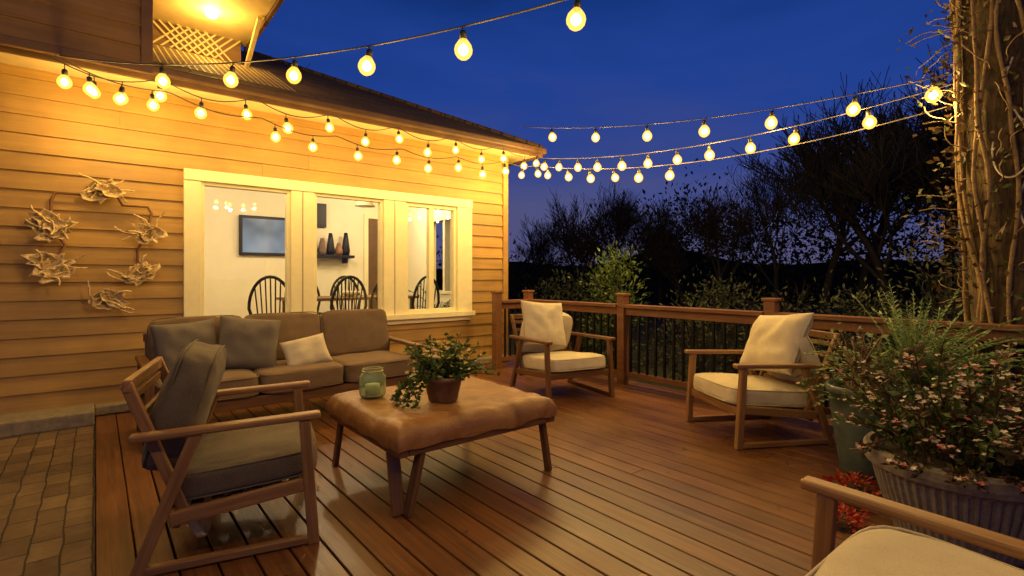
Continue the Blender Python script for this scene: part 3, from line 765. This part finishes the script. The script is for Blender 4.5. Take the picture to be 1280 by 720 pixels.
for i in range(130):
    a=rnd()*6.283; r_=U(.02,.23); (L if rnd()<.5 else L2).flower((r_*math.cos(a),r_*math.sin(a),U(.24,.40)-r_*.45),U(.011,.020))
L.obj('flowers_white',M_flw,Pt); L2.obj('flowers_yellow',M_fly,Pt)

# ---------------------------------------------------------------- planters
B=empty('planter_bowl',(3.20,.55,0))
lathe('bowl',[(0,.0),(.25,.0),(.265,.02),(.30,.12),(.335,.24),(.352,.31),(.36,.325),(.378,.335),(.385,.36),(.385,.40),(.375,.415),(.355,.415),(.345,.38),(0,.375)],M_stone,B,(0,0,0),240,.010,120,(.05,.315))
lathe('soil',[(.35,.378),(.2,.39),(0,.395)],M_soil,B,(0,0,0),32)
L=Leaves();L2=Leaves();FW=Leaves();FP=Leaves();runs=[]
for i in range(130):
    a=rnd()*6.283; r_=math.sqrt(rnd())*.26; p=Vector((r_*math.cos(a),r_*math.sin(a),.39)); el=U(.05,.9)*(.3+r_/.26*.8); a2_=a+U(-.5,.5)
    d=Vector((math.cos(a2_)*math.sin(el),math.sin(a2_)*math.sin(el),math.cos(el))); ln=U(.18,.56); run=[p.copy()]
    T_=L if rnd()<.5 else L2
    for k in range(9):
        p=p+d*ln/9; d=(d+Vector((U(-.12,.12),U(-.12,.12),-.10))).normalized(); run.append(p.copy())
        for q in range(3): T_.leaf(p,d*.3+Vector((U(-1,1),U(-1,1),U(-.3,.9))),U(.025,.06),.5)
    if rnd()<.9:
        for q in range(8): (FW if rnd()<.7 else FP).flower(p+Vector((U(-.04,.04),U(-.04,.04),U(-.03,.03))),U(.008,.017))
    runs.append(run)
for i in range(20):
    a=U(2.2,5.2); p=Vector((math.cos(a)*.33,math.sin(a)*.33,.41)); d=Vector((math.cos(a),math.sin(a),.5)).normalized(); run=[p.copy()]
    for k in range(5):
        p=p+d*.026; d=(d+Vector((0,0,-.30))).normalized(); run.append(p.copy())
        for q in range(4): L2.leaf(p,Vector((U(-1,1),U(-1,1),U(-.3,.8))),U(.02,.045),.55)
    for q in range(3): (FP if rnd()<.6 else FW).flower(p+Vector((U(-.02,.02),U(-.02,.02),.02)),.015)
    runs.append(run)
L.obj('leaves_green',M_leafg,B);L2.obj('leaves_bronze',M_leafb,B);FW.obj('flowers_white',M_flw,B);FP.obj('flowers_pink',M_flp,B);tube('stems',runs,.0028,M_leafb,B,0)

K=empty('tall_planter',(3.80,1.12,0))
lathe('pot',[(0,0),(.125,0),(.135,.015),(.155,.15),(.185,.38),(.198,.50),(.212,.505),(.215,.545),(.205,.555),(.192,.55),(.186,.50),(0,.495)],M_teal,K,(0,0,0),64)
lathe('soil',[(.186,.503),(0,.512)],M_soil,K,(0,0,0),24)
L=Leaves();runs=[];FW=Leaves();L2=Leaves()
for i in range(34):
    a=rnd()*6.283; el=U(.05,.6); d=Vector((math.cos(a)*math.sin(el),math.sin(a)*math.sin(el),math.cos(el))); p=Vector((U(-.1,.1),U(-.1,.1),.50)); run=[p.copy()]; ln=U(.22,.48)
    for k in range(8):
        p=p+d*ln/8; d=(d+Vector((U(-.2,.2),U(-.2,.2),0))).normalized(); run.append(p.copy())
        if k>2:
            for q in range(2): (L if rnd()<.6 else L2).leaf(p,Vector((U(-1,1),U(-1,1),U(-.2,.9))),U(.02,.05),.6)
        if k>4 and rnd()<.3: FW.flower(p,.014)
    runs.append(run)
L.obj('leaves',M_leafb,K); L2.obj('leaves_green',M_leafp,K); tube('stems',runs,.004,M_vine,K,0); FW.obj('flowers',M_flw,K)

# feathery fern planter behind
Fp=empty('fern_planter',(4.27,.96,0))
lathe('pot',[(0,0),(.16,0),(.22,.40),(.235,.41),(.235,.45),(.21,.45),(.2,.40),(0,.39)],M_terra,Fp,(0,0,0),40)
L=Leaves(); runs=fronds(L,(0,0,.42),130,.70,22,.085,.9,(.05,1.2),.34)
runs+=fronds(L,(-.05,-.10,.42),90,.56,18,.075,1.1,(.2,1.4),.34)
L.obj('fronds',M_leafp,Fp); tube('stems',runs,.0025,M_leafp,Fp,0)
for (x,y,s_) in ((3.42,1.06,.17),(3.14,1.02,.15),(2.90,.94,.13)):
    q=empty('red_leaf_plant',(x,y,0)); L=Leaves()
    for i in range(150):
        a=rnd()*6.283; r_=rnd()*s_*.8; L.leaf((r_*math.cos(a),r_*math.sin(a),U(.005,.10)*(1-r_/s_*.6)),(math.cos(a),math.sin(a),U(.0,.8)),U(.02,.045),.6)
    L.obj('leaves',M_leafr,q); lathe('root_mat',[(s_*.6,.003),(s_*.4,.02),(0,.03)],M_soil,q,(0,0,0),20)

# ---------------------------------------------------------------- big tree with vines
random.seed(21)
TT=empty('vine_covered_tree',(5.22,.50,-.1)); v=[];f=[];ns=40;nr=46
def tc_(z): return Vector((-.03*z+.03*math.sin(z*1.1),.055*z+.04*math.sin(z*.9),0))
for j in range(nr):
    z=6.5*j/(nr-1); r0=.225-.012*z+.12*math.exp(-z*2.4)
    for i in range(ns):
        a=2*math.pi*i/ns
        r_=r0*(1+.16*noise.noise(Vector((math.cos(a)*1.6,math.sin(a)*1.6,z*.5)))+.14*abs(noise.noise(Vector((math.cos(a)*5,math.sin(a)*5,z*1.1)))))
        c=tc_(z); v.append((c.x+r_*math.cos(a),c.y+r_*math.sin(a),z))
for j in range(nr-1):
    for i in range(ns): f.append((j*ns+i,j*ns+(i+1)%ns,(j+1)*ns+(i+1)%ns,(j+1)*ns+i))
mkobj('trunk',v,f,M_bark,TT,smooth=True)
runs=[];rad=[];L=Leaves()
for k in range(14):
    a0=rnd()*6.283; tw=U(-.9,.9); run=[];rd=[]
    z1=U(3.5,6.3)
    for j in range(50):
        z=z1*j/49; a=a0+tw*z*.5+.5*noise.noise(Vector((k*7.1,z*1.2,0))); r_=.235-.012*z+.12*math.exp(-z*2.4)+.035+.03*noise.noise(Vector((k*3.3,z*2,5))); c=tc_(z)
        p=(c.x+r_*math.cos(a),c.y+r_*math.sin(a),z); run.append(p); rd.append(U(.7,1.2))
        if z>1.2 and rnd()<.5: L.clump(p,.13,6,.05,.6)
    runs.append(run);rad.append(rd)
tube('vines',runs,.014,M_vine,TT,2,False,rad)
runs=[]
for k in range(110):
    z=U(1.0,4.5);a=rnd()*6.283;c=tc_(z);p=Vector((c.x+.24*math.cos(a),c.y+.24*math.sin(a),z));d=Vector((math.cos(a),math.sin(a),U(-.3,.8))).normalized();run=[p.copy()]
    for j in range(7):
        p=p+d*U(.03,.05);d=(d+Vector((U(-.5,.5),U(-.5,.5),U(-.3,.35)))).normalized();run.append(p.copy())
    L.clump(p,.08,4,.05,.6); runs.append(run)
tube('tendrils',runs,.004,M_vine,TT,0)
L.obj('ivy_leaves',M_leafb,TT)
for k,(az,zz) in enumerate(((3.6,3.2),(1.9,4.0),(.3,4.6),(4.8,5.2))):
    runs=[];rad=[]
    def g2(p,d,ln,r_,dep):
        run=[p.copy()];rd=[r_]
        for j in range(5):
            d=(d+Vector((U(-.2,.2),U(-.2,.2),U(-.05,.2)))).normalized(); p=p+d*ln/5; r_*=.86; run.append(p.copy()); rd.append(r_)
            if dep>0 and j>0: g2(p.copy(),(d+Vector((U(-.9,.9),U(-.9,.9),U(-.3,.7)))).normalized(),ln*.55,r_*.5,dep-1)
        runs.append(run);rad.append(rd)
    c=tc_(zz); g2(Vector((c.x,c.y,zz)),Vector((math.cos(az),math.sin(az),1.0)).normalized(),2.0,1,3)
    tube('limb',runs,.07,M_bark,TT,1,False,rad)
cb=empty('hanging_cable'); pts=[]
for i in range(60):
    t=i/59; z=2.78-1.75*t; pts.append((4.98-.03*math.sin(t*9)-.03*t,.58+.05*math.sin(t*13)-.14*t,z))
tube('cable',pts,.007,M_fcream,cb,2)
pts=[(4.95+.05*math.cos(a),.58+.10*math.sin(a),2.15+.22*math.cos(a)) for a in [i*2*math.pi/30 for i in range(31)]]
tube('coil',pts,.006,M_fcream,cb,1)

# ---------------------------------------------------------------- shrubs beyond the railing
random.seed(5)
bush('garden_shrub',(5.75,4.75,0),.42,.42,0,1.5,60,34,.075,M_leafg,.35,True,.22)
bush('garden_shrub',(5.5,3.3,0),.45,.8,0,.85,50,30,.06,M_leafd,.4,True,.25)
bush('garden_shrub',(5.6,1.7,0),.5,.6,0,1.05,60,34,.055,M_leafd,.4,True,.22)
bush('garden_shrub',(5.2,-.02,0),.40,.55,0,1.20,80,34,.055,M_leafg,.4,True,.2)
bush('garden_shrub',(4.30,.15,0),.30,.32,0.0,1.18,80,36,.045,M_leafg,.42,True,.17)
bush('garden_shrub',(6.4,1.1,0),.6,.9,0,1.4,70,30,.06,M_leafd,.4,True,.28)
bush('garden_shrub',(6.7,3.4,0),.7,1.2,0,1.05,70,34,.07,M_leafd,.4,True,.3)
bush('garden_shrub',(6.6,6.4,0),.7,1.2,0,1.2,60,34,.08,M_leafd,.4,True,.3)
bare_tree('bare_shrub',(5.6,1.25,0),1.5,.014,77,M_darkbark,.8,4)
bare_tree('bare_shrub',(6.0,2.6,0),1.4,.014,78,M_darkbark,.8,4)

# distant foliage mass (one object) + bare trees
random.seed(11)
L=Leaves()
def pol(az,d): return (d*math.sin(R(az)),d*math.cos(R(az)))
for i in range(430):
    az=U(22,112); d=U(14,21); top=2.4+1.7*noise.noise(Vector((az*.13,2.2,0)))+1.4*noise.noise(Vector((az*.5,0,7)))
    if az<47: top*=.5
    elif az>56: top+=.4
    z=rnd()**.7*max(.7,top)*d/15
    x,y=pol(az,d)
    if x<6.2 and 5<y<14: continue
    L.clump((x,y,z),U(.5,1.2),int(U(50,100)),U(.09,.17),.5)
for i in range(90):
    az=U(-30,150); d=U(22,27); x,y=pol(az,d)
    if az<48: continue
    L.clump((x,y,U(0,2.2)),2.4,90,.3,.5)
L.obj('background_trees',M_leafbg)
m=MB(); nseg=120; pts=[]
for i in range(nseg+1):
    az=-40+200*i/nseg; x,y=pol(az,28); z=2.0+1.1*noise.noise(Vector((az*.08,5,0)))+.5*noise.noise(Vector((az*.6,9,0))); x2,y2=pol(az,36); pts+=[(x,y,-.1),(x,y,z),(x2,y2,-.1)]
fc=[]
for i in range(nseg): a=i*3; fc+=[(a,a+3,a+4,a+1),(a+1,a+4,a+5,a+2)]
m.poly(pts,fc); m.obj('horizon_blocker',M_grass)  # dark ridge added behind the foliage to block light from the horizon
spec=[(43,17,4.6),(47,15,5.6),(51,16,6.6),(55,17,5.4),(58,15,5.6),(62,14,6.0),(66,14,6.6),(70,14,8.6),(73,15,9.8),(76,13,7.8),(79,14,9.4),(83,12.5,8.5),(88,13,8.5),(95,14,9),(16,19,12.0),(21,22,11.5),(28,21,9.5)]
for i,(az,d,hh) in enumerate(spec):
    x,y=pol(az,d); bare_tree('bare_tree',(x,y,-.06),hh*.70,.09 if hh<7 else .13,200+i*3,None,.6,5)
